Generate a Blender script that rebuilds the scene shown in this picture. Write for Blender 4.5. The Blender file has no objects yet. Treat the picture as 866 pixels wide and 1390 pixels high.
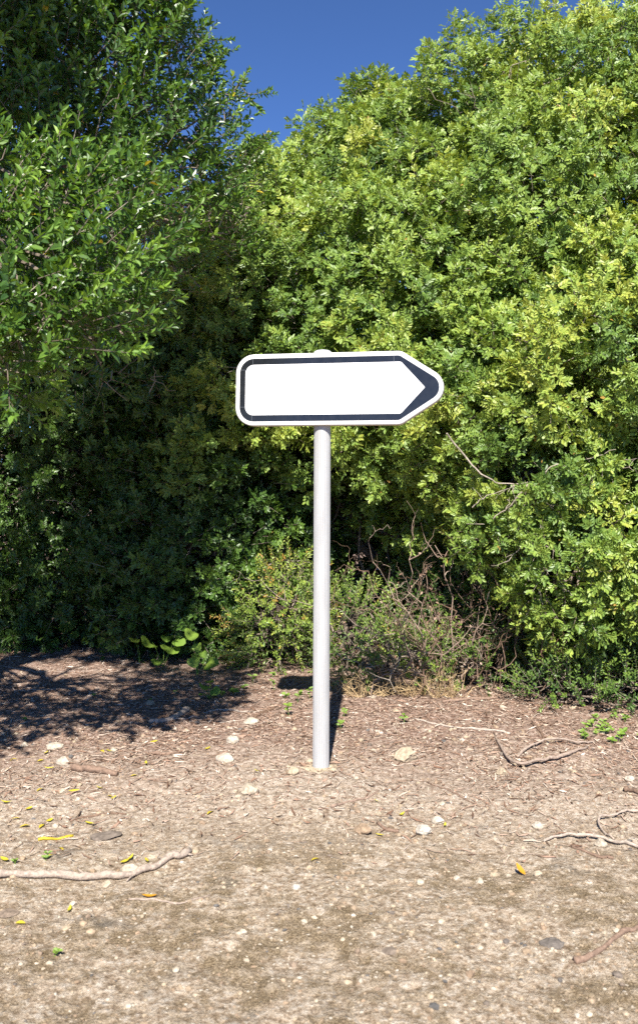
import bpy, math, random
import numpy as np

rng = np.random.default_rng(20)
random.seed(7)
SC = bpy.context.scene
COL = SC.collection
F, HC, CX, HY = 1264.0, 1.494, 433.0, 630.0          # lens in photo pixels, eye height, optical axis


def P(px, row, Y):
    """world point at depth Y along the sight line of a photo pixel (used once, to measure positions)"""
    return np.array([(px - CX) * Y / F, Y, HC - (row - HY) * Y / F])


def G(px, row):
    """world point on the level ground"""
    Y = F * HC / (row - HY)
    return np.array([(px - CX) * Y / F, Y, 0.0])


# ------------------------------------------------------------------ noise
def _hash(ix, iy, s):
    n = (ix.astype(np.int64) * 374761393 + iy.astype(np.int64) * 668265263 + s * 974711) & 0x7fffffff
    n = ((n ^ (n >> 13)) * 1274126177) & 0x7fffffff
    return ((n ^ (n >> 16)) & 0xffff) / 65535.0


def vnoise(x, y, s=0):
    x = np.asarray(x, float); y = np.asarray(y, float)
    ix = np.floor(x); iy = np.floor(y); fx = x - ix; fy = y - iy
    fx = fx * fx * (3 - 2 * fx); fy = fy * fy * (3 - 2 * fy)
    a = _hash(ix, iy, s); b = _hash(ix + 1, iy, s); c = _hash(ix, iy + 1, s); d = _hash(ix + 1, iy + 1, s)
    return (a + (b - a) * fx) * (1 - fy) + (c + (d - c) * fx) * fy - 0.5


def gz(x, y):
    x = np.asarray(x, float); y = np.asarray(y, float)
    near = np.clip((14 - np.hypot(x, y - 5)) / 4, 0, 1)
    z = 0.030 * vnoise(x * 1.1, y * 1.1, 1) + 0.020 * vnoise(x * 3.1, y * 3.1, 2)
    z = z + 0.010 * vnoise(x * 9, y * 9, 3) + 0.009 * vnoise(x * 23, y * 23, 4) + 0.007 * vnoise(x * 40, y * 40, 5)
    return z * near


# ------------------------------------------------------------------ mesh builder
class MB:
    def __init__(self):
        self.v = []; self.t = []; self.q4 = []; self.m4 = []; self.q3 = []; self.m3 = []; self.n = 0

    def add(self, v, quads=None, tris=None, mat=0, tint=0.5):
        v = np.asarray(v, np.float32).reshape(-1, 3)
        self.v.append(v)
        self.t.append(np.broadcast_to(np.asarray(tint, np.float32), (len(v),)))
        if quads is not None and len(quads):
            q = np.asarray(quads, np.int32) + self.n
            self.q4.append(q); self.m4.append(np.broadcast_to(np.asarray(mat, np.int32), (len(q),)))
        if tris is not None and len(tris):
            q = np.asarray(tris, np.int32) + self.n
            self.q3.append(q); self.m3.append(np.broadcast_to(np.asarray(mat, np.int32), (len(q),)))
        self.n += len(v)

    def mesh(self, name, mats, smooth=False):
        V = np.concatenate(self.v); T = np.concatenate(self.t)
        q4 = np.concatenate(self.q4) if self.q4 else np.zeros((0, 4), np.int32)
        q3 = np.concatenate(self.q3) if self.q3 else np.zeros((0, 3), np.int32)
        mi = np.concatenate((self.m4 + self.m3) or [np.zeros(0, np.int32)])
        me = bpy.data.meshes.new(name)
        me.vertices.add(len(V)); me.vertices.foreach_set('co', V.ravel())
        me.loops.add(q4.size + q3.size)
        me.loops.foreach_set('vertex_index', np.concatenate([q4.ravel(), q3.ravel()]).astype(np.int32))
        nf = len(q4) + len(q3); me.polygons.add(nf)
        st = np.concatenate([np.arange(len(q4)) * 4, q4.size + np.arange(len(q3)) * 3]).astype(np.int32)
        me.polygons.foreach_set('loop_start', st)
        me.polygons.foreach_set('material_index', mi.astype(np.int32))
        me.polygons.foreach_set('use_smooth', np.full(nf, smooth, bool))
        a = me.attributes.new('tint', 'FLOAT', 'POINT'); a.data.foreach_set('value', T.astype(np.float32))
        for m in mats: me.materials.append(m)
        me.update(calc_edges=True); me.validate()
        return me

    def build(self, name, mats, parent=None, smooth=False):
        if not isinstance(mats, (list, tuple)): mats = [mats]
        o = bpy.data.objects.new(name, self.mesh(name, mats, smooth))
        COL.objects.link(o)
        if parent is not None:
            o.parent = parent
            o.matrix_parent_inverse = parent_matrix(parent).inverted()
        return o


def parent_matrix(p):
    from mathutils import Matrix
    m = Matrix.LocRotScale(p.location, p.rotation_euler, p.scale)
    return parent_matrix(p.parent) @ p.matrix_parent_inverse @ m if p.parent else m


def tag(o, label=None, cat=None, group=None, kind=None):
    if label: o['label'] = label
    if cat: o['category'] = cat
    if group: o['group'] = group
    if kind: o['kind'] = kind
    return o


def empty(name, loc, label, cat, group=None):
    o = bpy.data.objects.new(name, None); COL.objects.link(o)
    o.location = loc; o.empty_display_size = 0.1
    return tag(o, label, cat, group)


def norm(a):
    return a / np.maximum(np.linalg.norm(a, axis=-1, keepdims=True), 1e-9)


def tube(mb, pts, rad, sides=5, mat=0, tint=0.5, cap=True):
    pts = np.asarray(pts, float); n = len(pts)
    rad = np.broadcast_to(np.asarray(rad, float), (n,))
    d = norm(np.gradient(pts, axis=0))
    ref = np.array([0.31, 0.17, 0.93]) if abs(d[0][2]) < 0.85 else np.array([0.9, 0.3, 0.1])
    u = norm(ref - (d * ref).sum(1, keepdims=True) * d); w = np.cross(d, u)
    a = np.arange(sides) * 2 * math.pi / sides
    ring = pts[:, None] + rad[:, None, None] * (np.cos(a)[None, :, None] * u[:, None] + np.sin(a)[None, :, None] * w[:, None])
    i = np.arange(n - 1)[:, None] * sides; j = np.arange(sides)[None, :]; k = (j + 1) % sides
    q = np.stack([i + j, i + k, i + sides + k, i + sides + j], -1).reshape(-1, 4)
    v = ring.reshape(-1, 3); tris = None
    if cap:
        v = np.concatenate([v, pts[:1], pts[-1:]])
        j = np.arange(sides); k = (j + 1) % sides
        tris = np.concatenate([np.stack([np.full(sides, n * sides), k, j], -1),
                               np.stack([np.full(sides, n * sides + 1), (n - 1) * sides + j, (n - 1) * sides + k], -1)])
    mb.add(v, q, tris, mat, tint)


def wiggle(a, b, n=7, amp=0.06, sag=0.0):
    a = np.asarray(a, float); b = np.asarray(b, float)
    t = np.linspace(0, 1, n)[:, None]
    L = np.linalg.norm(b - a)
    off = np.cumsum(rng.normal(0, 1, (n, 3)), 0); off -= off[0] + t * (off[-1] - off[0])
    p = a + (b - a) * t + off * amp * L / math.sqrt(n)
    p[:, 2] += sag * L * 4 * (t * (1 - t))[:, 0]
    return p


def smooth_line(pts, k=6):
    """Catmull-Rom through the points"""
    p = np.asarray(pts, float); p = np.concatenate([2 * p[:1] - p[1:2], p, 2 * p[-1:] - p[-2:-1]])
    out = []
    for i in range(1, len(p) - 2):
        for t in np.linspace(0, 1, k, endpoint=False):
            a, b, c, d = p[i - 1:i + 3]
            out.append(0.5 * (2 * b + (c - a) * t + (2 * a - 5 * b + 4 * c - d) * t * t + (3 * b - 3 * c + d - a) * t ** 3))
    out.append(p[-2]); return np.array(out)


# ------------------------------------------------------------------ materials
def mat_new(name):
    m = bpy.data.materials.new(name); m.use_nodes = True
    nt = m.node_tree; nt.nodes.clear()
    out = nt.nodes.new('ShaderNodeOutputMaterial')
    return m, nt, out


def ramp(nt, stops, interp='LINEAR'):
    r = nt.nodes.new('ShaderNodeValToRGB'); r.color_ramp.interpolation = interp
    e = r.color_ramp.elements
    while len(e) < len(stops): e.new(0.5)
    for el, (p, c) in zip(e, stops): el.position = p; el.color = (*c, 1)
    return r


def noise(nt, scale, detail=4, rough=0.6, vec=None):
    n = nt.nodes.new('ShaderNodeTexNoise')
    n.inputs['Scale'].default_value = scale; n.inputs['Detail'].default_value = detail
    n.inputs['Roughness'].default_value = rough
    if vec is not None: nt.links.new(vec, n.inputs['Vector'])
    return n


def tint_mat(name, stops, rough=0.8, spec=0.3, transl=0.0, tcol=None, grain=0.0):
    m, nt, out = mat_new(name); L = nt.links.new
    at = nt.nodes.new('ShaderNodeAttribute'); at.attribute_name = 'tint'
    r = ramp(nt, stops); L(at.outputs['Fac'], r.inputs[0])
    col = r.outputs[0]
    if grain:
        tc = nt.nodes.new('ShaderNodeTexCoord')
        n = noise(nt, grain, 5, 0.65, tc.outputs['Object'])
        mp = nt.nodes.new('ShaderNodeMapRange'); L(n.outputs['Fac'], mp.inputs[0])
        mp.inputs[1].default_value = 0.3; mp.inputs[2].default_value = 0.7
        mp.inputs[3].default_value = 0.55; mp.inputs[4].default_value = 1.35
        mx = nt.nodes.new('ShaderNodeMix'); mx.data_type = 'RGBA'; mx.blend_type = 'MULTIPLY'
        mx.inputs['Factor'].default_value = 1
        L(col, mx.inputs['A']); L(mp.outputs[0], mx.inputs['B']); col = mx.outputs['Result']
    b = nt.nodes.new('ShaderNodeBsdfPrincipled')
    if grain:
        bp = nt.nodes.new('ShaderNodeBump'); bp.inputs['Strength'].default_value = 0.8; bp.inputs['Distance'].default_value = 0.006
        L(n.outputs['Fac'], bp.inputs['Height']); L(bp.outputs[0], b.inputs['Normal'])
    L(col, b.inputs['Base Color']); b.inputs['Roughness'].default_value = rough
    b.inputs['Specular IOR Level'].default_value = spec
    sh = b.outputs[0]
    if transl:
        t = nt.nodes.new('ShaderNodeBsdfTranslucent')
        r2 = ramp(nt, tcol or stops); L(at.outputs['Fac'], r2.inputs[0]); L(r2.outputs[0], t.inputs['Color'])
        mx = nt.nodes.new('ShaderNodeMixShader'); mx.inputs[0].default_value = transl
        L(b.outputs[0], mx.inputs[1]); L(t.outputs[0], mx.inputs[2]); sh = mx.outputs[0]
    L(sh, out.inputs[0])
    return m


M = {}
M['mastic_leaf'] = tint_mat('mastic_leaf', [(0.0, (0.060, 0.115, 0.026)), (0.35, (0.130, 0.220, 0.040)), (0.7, (0.245, 0.340, 0.062)),
                                            (0.95, (0.35, 0.41, 0.070)), (1.0, (0.40, 0.24, 0.06))], 0.46, 0.5, 0.27,
                            [(0.0, (0.10, 0.20, 0.02)), (0.7, (0.42, 0.52, 0.05)), (1.0, (0.52, 0.52, 0.06))])
M['shade_dark_leaf'] = tint_mat('shade_dark_leaf', [(0.0, (0.032, 0.075, 0.014)), (0.5, (0.066, 0.130, 0.022)), (0.9, (0.14, 0.24, 0.032)),  # mastic leaf in darker greens: the shade on the hedge is put into the colour
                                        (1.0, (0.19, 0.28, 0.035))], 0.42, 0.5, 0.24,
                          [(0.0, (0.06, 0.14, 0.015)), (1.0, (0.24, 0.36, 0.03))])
M['olive_leaf'] = tint_mat('olive_leaf', [(0.0, (0.026, 0.062, 0.018)), (0.45, (0.056, 0.120, 0.022)), (0.8, (0.125, 0.225, 0.032)),
                                          (0.97, (0.22, 0.34, 0.04)), (0.985, (0.50, 0.38, 0.03)), (1.0, (0.55, 0.42, 0.03))], 0.36, 0.5, 0.24,
                           [(0.0, (0.08, 0.19, 0.015)), (0.97, (0.30, 0.48, 0.03)), (1.0, (0.6, 0.42, 0.03))])
M['weed_leaf'] = tint_mat('weed_leaf', [(0, (0.12, 0.22, 0.035)), (1, (0.22, 0.32, 0.05))], 0.5, 0.35, 0.35,
                          [(0, (0.14, 0.32, 0.03)), (1, (0.3, 0.48, 0.04))])
M['bark'] = tint_mat('bark', [(0, (0.06, 0.045, 0.034)), (0.5, (0.17, 0.135, 0.105)), (1, (0.36, 0.31, 0.25))], 0.9, 0.15, grain=60)
M['dead_wood'] = tint_mat('dead_wood', [(0, (0.11, 0.065, 0.04)), (0.5, (0.235, 0.162, 0.12)), (1, (0.37, 0.31, 0.255))], 0.9, 0.15, grain=70)
M['litter'] = tint_mat('litter', [(0, (0.045, 0.028, 0.018)), (0.3, (0.15, 0.085, 0.055)), (0.6, (0.27, 0.175, 0.125)),
                                  (0.85, (0.40, 0.31, 0.24)), (1, (0.52, 0.44, 0.36))], 0.9, 0.15)
M['stone'] = tint_mat('stone', [(0, (0.10, 0.095, 0.09)), (0.3, (0.27, 0.19, 0.125)), (0.6, (0.35, 0.28, 0.195)), (1, (0.42, 0.375, 0.31))],
                      0.9, 0.2, grain=45)
M['yellow_leaf'] = tint_mat('yellow_leaf', [(0, (0.48, 0.20, 0.015)), (0.4, (0.48, 0.35, 0.03)), (1, (0.46, 0.42, 0.04))], 0.6, 0.3, 0.2)
M['straw'] = tint_mat('straw', [(0, (0.25, 0.16, 0.08)), (1, (0.48, 0.36, 0.20))], 0.9, 0.1)
M['mortar'] = tint_mat('mortar', [(0, (0.26, 0.20, 0.135)), (1, (0.42, 0.35, 0.25))], 0.95, 0.1, grain=50)


def paint(name, col, rough, metal=0.0, bump=0.0, var=0.08, stretch=(1, 1, 1), scale=14):
    m, nt, out = mat_new(name); L = nt.links.new
    tc = nt.nodes.new('ShaderNodeTexCoord'); mp = nt.nodes.new('ShaderNodeMapping')
    mp.inputs['Scale'].default_value = stretch; L(tc.outputs['Object'], mp.inputs[0])
    n = noise(nt, scale, 6, 0.65, mp.outputs[0])
    r = ramp(nt, [(0.3, tuple(c * (1 - var) for c in col)), (0.7, tuple(min(1, c * (1 + var)) for c in col))])
    L(n.outputs['Fac'], r.inputs[0])
    b = nt.nodes.new('ShaderNodeBsdfPrincipled'); L(r.outputs[0], b.inputs['Base Color'])
    b.inputs['Metallic'].default_value = metal
    q = nt.nodes.new('ShaderNodeMapRange'); L(n.outputs['Fac'], q.inputs[0])
    q.inputs[3].default_value = rough - 0.08; q.inputs[4].default_value = rough + 0.08; L(q.outputs[0], b.inputs['Roughness'])
    if bump:
        bp = nt.nodes.new('ShaderNodeBump'); bp.inputs['Strength'].default_value = bump; bp.inputs['Distance'].default_value = 0.002
        L(n.outputs['Fac'], bp.inputs['Height']); L(bp.outputs[0], b.inputs['Normal'])
    L(b.outputs[0], out.inputs[0]); return m


M['white'] = paint('white_enamel', (0.62, 0.62, 0.61), 0.42, var=0.02)
M['face'] = paint('white_sheeting', (0.82, 0.82, 0.82), 0.35, var=0.012, scale=5)
M['band'] = paint('blue_black_film', (0.012, 0.0135, 0.0165), 0.22, var=0.25, scale=22)
M['seam'] = paint('film_joint', (0.075, 0.085, 0.10), 0.4)
M['alu'] = paint('ribbed_aluminium', (0.37, 0.37, 0.365), 0.5, 0.1, 0.15, 0.10, (1, 1, 0.12), 40)
M['lip'] = paint('weathered_rim', (0.52, 0.47, 0.41), 0.6, 0.0, 0.2, 0.25, (1, 1, 1), 30)
M['cap'] = paint('pole_cap', (0.50, 0.50, 0.52), 0.5, 0.0, 0.2, 0.06)


def ground_mat():
    m, nt, out = mat_new('bare_soil'); L = nt.links.new
    tc = nt.nodes.new('ShaderNodeTexCoord'); v = tc.outputs['Object']
    def mix(a, b, f, mode='MIX'):
        x = nt.nodes.new('ShaderNodeMix'); x.data_type = 'RGBA'; x.blend_type = mode
        if hasattr(f, 'node'): L(f, x.inputs['Factor'])
        else: x.inputs['Factor'].default_value = f
        L(a, x.inputs['A']); L(b, x.inputs['B']); return x.outputs['Result']
    def rng_(o, a, b, c=0.0, d=1.0):
        x = nt.nodes.new('ShaderNodeMapRange'); L(o, x.inputs[0])
        for i, q in enumerate((a, b, c, d)): x.inputs[i + 1].default_value = q
        return x.outputs[0]
    big = noise(nt, 1.3, 4, 0.6, v); mid = noise(nt, 7, 5, 0.65, v); fine = noise(nt, 45, 6, 0.7, v); vf = noise(nt, 170, 3, 0.7, v)
    # litter strip in front of the shrubs: red brown, crumbly
    mulch = ramp(nt, [(0.34, (0.085, 0.050, 0.036)), (0.46, (0.21, 0.137, 0.102)), (0.56, (0.31, 0.222, 0.175)), (0.68, (0.44, 0.36, 0.30))])
    L(fine.outputs['Fac'], mulch.inputs[0])
    # trodden verge nearest the eye: tan with mossy brown stains
    soil = ramp(nt, [(0.36, (0.14, 0.10, 0.065)), (0.46, (0.28, 0.21, 0.145)), (0.55, (0.385, 0.32, 0.245)), (0.66, (0.51, 0.45, 0.38))])
    L(fine.outputs['Fac'], soil.inputs[0])
    moss = ramp(nt, [(0.36, (0.10, 0.066, 0.034)), (0.64, (0.26, 0.20, 0.125))]); L(vf.outputs['Fac'], moss.inputs[0])
    mf = nt.nodes.new('ShaderNodeMath'); mf.operation = 'ADD'
    L(big.outputs['Fac'], mf.inputs[0]); L(mid.outputs['Fac'], mf.inputs[1])
    soil2 = mix(soil.outputs[0], moss.outputs[0], rng_(mf.outputs[0], 0.93, 1.10, 0.0, 0.88))
    pale = nt.nodes.new('ShaderNodeRGB'); pale.outputs[0].default_value = (0.47, 0.385, 0.29, 1)
    deep = nt.nodes.new('ShaderNodeRGB'); deep.outputs[0].default_value = (0.115, 0.082, 0.042, 1)
    dark = noise(nt, 3.7, 3, 0.5, v)
    grey = nt.nodes.new('ShaderNodeRGB'); grey.outputs[0].default_value = (0.13, 0.115, 0.095, 1)
    soil3 = mix(soil2, grey.outputs[0], rng_(dark.outputs['Fac'], 0.63, 0.70, 0.0, 0.7))
    # border between them: a wandering line about 4 m from the eye
    sx = nt.nodes.new('ShaderNodeSeparateXYZ'); L(v, sx.inputs[0])
    ax = nt.nodes.new('ShaderNodeMath'); ax.operation = 'ABSOLUTE'; L(sx.outputs['X'], ax.inputs[0])
    yb = nt.nodes.new('ShaderNodeMath'); yb.operation = 'MULTIPLY_ADD'; L(ax.outputs[0], yb.inputs[0]); yb.inputs[1].default_value = 0.16
    L(sx.outputs['Y'], yb.inputs[2])
    yw = nt.nodes.new('ShaderNodeMath'); yw.operation = 'MULTIPLY_ADD'; L(mf.outputs[0], yw.inputs[0]); yw.inputs[1].default_value = 0.9
    L(yb.outputs[0], yw.inputs[2])
    blot = noise(nt, 16, 7, 0.75, v)
    soil3 = mix(soil3, pale.outputs[0], rng_(blot.outputs['Fac'], 0.52, 0.66, 0.0, 0.75))
    soil3 = mix(soil3, deep.outputs[0], rng_(blot.outputs['Fac'], 0.45, 0.33, 0.0, 0.65))
    chips = ramp(nt, [(0.36, (0.20, 0.15, 0.11)), (0.47, (0.34, 0.265, 0.20)), (0.56, (0.43, 0.355, 0.285)), (0.66, (0.52, 0.46, 0.39))])
    L(fine.outputs['Fac'], chips.inputs[0])
    col = mix(soil3, chips.outputs[0], rng_(yw.outputs[0], 4.45, 5.15, 0.0, 0.85))
    col = mix(col, mulch.outputs[0], rng_(yw.outputs[0], 5.15, 6.15))
    speck = rng_(vf.outputs['Fac'], 0.36, 0.64, 0.68, 1.3)
    col = mix(col, speck, 1.0, 'MULTIPLY')
    # scattered grit
    vo = nt.nodes.new('ShaderNodeTexVoronoi'); vo.inputs['Scale'].default_value = 60; L(v, vo.inputs['Vector'])
    vm = nt.nodes.new('ShaderNodeMath'); vm.operation = 'ADD'
    sepc = nt.nodes.new('ShaderNodeSeparateColor'); L(vo.outputs['Color'], sepc.inputs[0])
    gritc = ramp(nt, [(0.0, (0.33, 0.25, 0.17)), (0.6, (0.52, 0.45, 0.36)), (1, (0.55, 0.49, 0.40))]); L(sepc.outputs[1], gritc.inputs[0])
    sel = rng_(sepc.outputs[0], 0.86, 0.88); inside = rng_(vo.outputs['Distance'], 0.38, 0.30)
    gm = nt.nodes.new('ShaderNodeMath'); gm.operation = 'MULTIPLY'; L(sel, gm.inputs[0]); L(inside, gm.inputs[1])
    col = mix(col, gritc.outputs[0], gm.outputs[0])
    b = nt.nodes.new('ShaderNodeBsdfPrincipled'); L(col, b.inputs['Base Color']); b.inputs['Roughness'].default_value = 0.95
    b.inputs['Specular IOR Level'].default_value = 0.15
    h = nt.nodes.new('ShaderNodeMath'); h.operation = 'MULTIPLY_ADD'; L(vf.outputs['Fac'], h.inputs[0]); h.inputs[1].default_value = 0.4
    L(fine.outputs['Fac'], h.inputs[2])
    h2 = nt.nodes.new('ShaderNodeMath'); h2.operation = 'MULTIPLY_ADD'; L(gm.outputs[0], h2.inputs[0]); h2.inputs[1].default_value = 0.25
    L(h.outputs[0], h2.inputs[2])
    bp = nt.nodes.new('ShaderNodeBump'); bp.inputs['Strength'].default_value = 0.9; bp.inputs['Distance'].default_value = 0.012
    h3 = nt.nodes.new('ShaderNodeMath'); h3.operation = 'MULTIPLY_ADD'; L(blot.outputs['Fac'], h3.inputs[0]); h3.inputs[1].default_value = 1.6
    L(h2.outputs[0], h3.inputs[2]); L(h3.outputs[0], bp.inputs['Height']); L(bp.outputs[0], b.inputs['Normal'])
    L(b.outputs[0], out.inputs[0]); return m


# ------------------------------------------------------------------ ground sheet
def build_ground():
    far = np.array([15, 22, 35, 60, 110, 220, 450])
    xs = np.concatenate([-far[::-1] - 0.0, np.arange(-8, -2.6, 0.12), np.arange(-2.6, 2.6, 0.012), np.arange(2.6, 8.1, 0.12), far])
    ys = np.concatenate([-far[::-1], np.arange(-6, 1.9, 0.2), np.arange(1.9, 7.6, 0.012), np.arange(7.6, 14, 0.15), far + 3])
    X, Y = np.meshgrid(xs, ys); Z = gz(X, Y)
    v = np.stack([X, Y, Z], -1).reshape(-1, 3)
    nx, ny = len(xs), len(ys)
    i = (np.arange(ny - 1)[:, None] * nx + np.arange(nx - 1)[None]).reshape(-1)
    mb = MB(); mb.add(v, np.stack([i, i + 1, i + nx + 1, i + nx], -1))
    tag(mb.build('ground', ground_mat(), smooth=True), 'bare stony soil verge', None, None, 'structure')


build_ground()

# ------------------------------------------------------------------ leaves
def leaf_verts(L, W, fold=0.18, curl=0.12, a=0.35, b=0.72):
    return np.array([[0, 0, 0], [W / 2, a * L, fold * W], [W * 0.40, b * L, fold * W - curl * L * 0.4], [0, L, -curl * L],
                     [-W * 0.40, b * L, fold * W - curl * L * 0.4], [-W / 2, a * L, fold * W]])


LEAF_Q = np.array([[0, 1, 2, 3], [3, 4, 5, 0]])


def basis(d, up, roll=0.0):
    d = norm(np.asarray(d, float)); up = np.asarray(up, float)
    z = norm(up - (up * d).sum(-1, keepdims=True) * d); x = np.cross(d, z)
    c = np.cos(roll); s = np.sin(roll)
    if np.ndim(roll): c = c[..., None]; s = s[..., None]
    x2 = x * c + z * s; z2 = z * c - x * s
    return np.stack([x2, d, z2], -1)           # columns


def pinnate(pairs=4, ll=0.033, lw=0.0158, rach=0.055):
    """one compound leaf: leaflets in pairs along a stalk, lying near the XY plane"""
    out = []
    for k in range(pairs):
        y = rach * (0.25 + 0.75 * k / (pairs - 1)) if pairs > 1 else rach
        for s in (-1, 1):
            an = math.radians(random.uniform(42, 62) - 14 * k / pairs) * s
            d = np.array([math.sin(an), math.cos(an), random.uniform(-0.1, 0.3)])
            R = basis(d, np.array([random.uniform(-.25, .25), random.uniform(-.25, .25), 1.0]))
            sc = random.uniform(0.82, 1.12) * (1.05 if k == pairs - 1 else 1)
            out.append(leaf_verts(ll * sc, lw * sc, 0.14, 0.10, 0.45, 0.80) @ R.T + np.array([0, y, 0]))
    return out


def mastic_sprig(seed):
    random.seed(seed); V = []; T = []
    n = random.randint(6, 8); SL = random.uniform(0.07, 0.11)
    for i in range(n):
        t = i / (n - 1); phi = i * 2.4 + random.uniform(-.4, .4)
        tilt = math.radians(88 - 45 * t + random.uniform(-10, 10))
        d = np.array([math.cos(phi) * math.sin(tilt), math.cos(tilt), math.sin(phi) * math.sin(tilt)])
        R = basis(d, np.array([0.0, 1.0, 0.0]) + 0.35 * np.array([random.gauss(0, 1), 0, random.gauss(0, 1)]) + 1e-3)
        sc = 1.0 - 0.25 * t
        yell = -0.12 + 0.22 * t
        for lv in pinnate(random.choice((3, 4, 4, 5))):
            V.append(lv * sc @ R.T + np.array([0, SL * t, 0])); T.append(np.full(6, yell + random.gauss(0, 0.09)))
    return np.concatenate(V), np.concatenate(T), SL


def olive_sprig(seed, LL=0.052, LW=0.019):
    random.seed(seed); V = []; T = []
    n = random.randint(7, 10); SL = random.uniform(0.13, 0.20)
    for i in range(n):
        t = i / (n - 1)
        for s in (0, 1):
            if random.random() < 0.08: continue
            phi = i * 1.57 + s * math.pi + random.uniform(-.35, .35)
            tilt = math.radians(72 - 42 * t + random.uniform(-14, 14))
            d = np.array([math.cos(phi) * math.sin(tilt), math.cos(tilt), math.sin(phi) * math.sin(tilt)])
            R = basis(d, np.array([0.3 * random.gauss(0, 1), 1.0, 0.3 * random.gauss(0, 1)]))
            sc = (0.85 + 0.3 * math.sin(math.pi * (0.15 + 0.8 * t))) * random.uniform(0.8, 1.15)
            V.append(leaf_verts(LL * sc, LW * sc, 0.16, random.uniform(0.0, 0.25), 0.38, 0.74) @ R.T + np.array([0, SL * t, 0]))
            T.append(np.full(6, -0.16 + 0.30 * t + random.gauss(0, 0.10)))
    return np.concatenate(V), np.concatenate(T), SL


MASTIC = [mastic_sprig(100 + i) for i in range(9)]
OLIVE = [olive_sprig(200 + i, 0.046, 0.0200) for i in range(9)]
SMALL = [olive_sprig(300 + i, 0.030, 0.013) for i in range(6)]


def put_sprigs(mb, kinds, pos, d, up, scale, tint, stem_mat=None, yellow=0.0):
    """place one leafy shoot per row of pos"""
    n = len(pos)
    if not n: return
    which = rng.integers(0, len(kinds), n); roll = rng.uniform(-math.pi, math.pi, n)
    R = basis(d, up, roll)
    for k, (V, T, SL) in enumerate(kinds):
        s = np.nonzero(which == k)[0]
        if not len(s): continue
        W = np.einsum('nij,vj->nvi', R[s] * scale[s, None, None], V) + pos[s, None]
        nv = len(V); nl = nv // 6
        tt = T[None] + tint[s, None]
        lim = 0.955 if yellow else 1.0
        tt = np.clip(tt, 0.0, lim)
        if yellow:
            yl = rng.random((len(s), nl)) < yellow
            tt = np.where(np.repeat(yl, 6, 1), 1.0, tt)
        base = (np.arange(len(s))[:, None] * nv + np.arange(nl)[None] * 6).reshape(-1)
        q = (base[:, None, None] + LEAF_Q[None]).reshape(-1, 4)
        mb.add(W.reshape(-1, 3), q, None, 0, tt.reshape(-1))
        if stem_mat is not None:
            dd = norm(np.asarray(d)[s]); x = R[s][:, :, 0]; z = R[s][:, :, 2]
            a = pos[s] - dd * 0.05; b = pos[s] + dd * (SL * scale[s])[:, None]
            r0, r1 = 0.0022, 0.0011
            offs = [x, -0.5 * x + 0.87 * z, -0.5 * x - 0.87 * z]
            vv = np.stack([a + r0 * o for o in offs] + [b + r1 * o for o in offs], 1)
            base = np.arange(len(s)) * 6
            q = np.concatenate([np.stack([base + i, base + (i + 1) % 3, base + 3 + (i + 1) % 3, base + 3 + i], -1) for i in range(3)])
            mb.add(vv.reshape(-1, 3), q, None, stem_mat, np.repeat(rng.uniform(0.3, 0.8, len(s)), 6))


def shell_points(lobes, spacing, n_try=9000, jitter=0.10, inner=None, keep=None, seed=0):
    """well spaced points on the outside of a union of ellipsoids -> (points, outward normals, lobe index)"""
    r = np.random.default_rng(seed)
    pts = []; nor = []; idx = []
    areas = np.array([(l[1][0] * l[1][1] * l[1][2]) ** (2 / 3) for l in lobes]); areas = areas / areas.sum()
    for li, (c, rad) in enumerate(lobes):
        c = np.array(c); rad = np.array(rad)
        u = norm(r.normal(size=(int(n_try * areas[li]), 3)))
        bump = 1 + jitter * (2 * vnoise(u[:, 0] * 2.2 + li * 9, u[:, 2] * 2.2 + u[:, 1] * 1.7, 11) + vnoise(u[:, 0] * 5 + li, u[:, 2] * 5 + u[:, 1] * 4, 12))
        p = c + u * rad * bump[:, None] * (inner or 1.0)
        ok = np.ones(len(p), bool)
        for lj, (c2, r2) in enumerate(lobes):
            if lj != li:
                ok &= (((p - np.array(c2)) / (np.array(r2) * (inner or 1.0) * 0.93)) ** 2).sum(1) > 1
        ok &= p[:, 2] > 0.08
        if keep is not None: ok &= keep(p, u)
        p = p[ok]; n = norm(u[ok] / rad); pts.append(p); nor.append(n); idx.append(np.full(len(p), li))
    p = np.concatenate(pts); n = np.concatenate(nor); ix = np.concatenate(idx)
    o = r.permutation(len(p)); p, n, ix = p[o], n[o], ix[o]
    chosen = []
    cp = np.empty((0, 3))
    for i in range(len(p)):
        if len(cp) == 0 or ((cp - p[i]) ** 2).sum(1).min() > spacing ** 2:
            chosen.append(i); cp = p[chosen]
    return p[chosen], n[chosen], ix[chosen]


def clump_sprigs(c, n, r, count, lift=0.35, out=0.7):
    """shoots filling the outer side of a puff"""
    C = np.repeat(c, count, 0); N = np.repeat(n, count, 0); m = len(C)
    u = norm(rng.normal(size=(m, 3)) + N * out)
    rr = np.repeat(np.asarray(r), count) * rng.uniform(0.35, 1.05, m) ** 0.6
    pos = C + u * rr[:, None]
    d = norm(0.75 * u + 0.55 * N + np.array([0, 0, lift]) + 0.35 * rng.normal(size=(m, 3)))
    up = norm(N + np.array([0, 0, 0.8]) + 0.4 * rng.normal(size=(m, 3)))
    return pos, d, up


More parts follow.
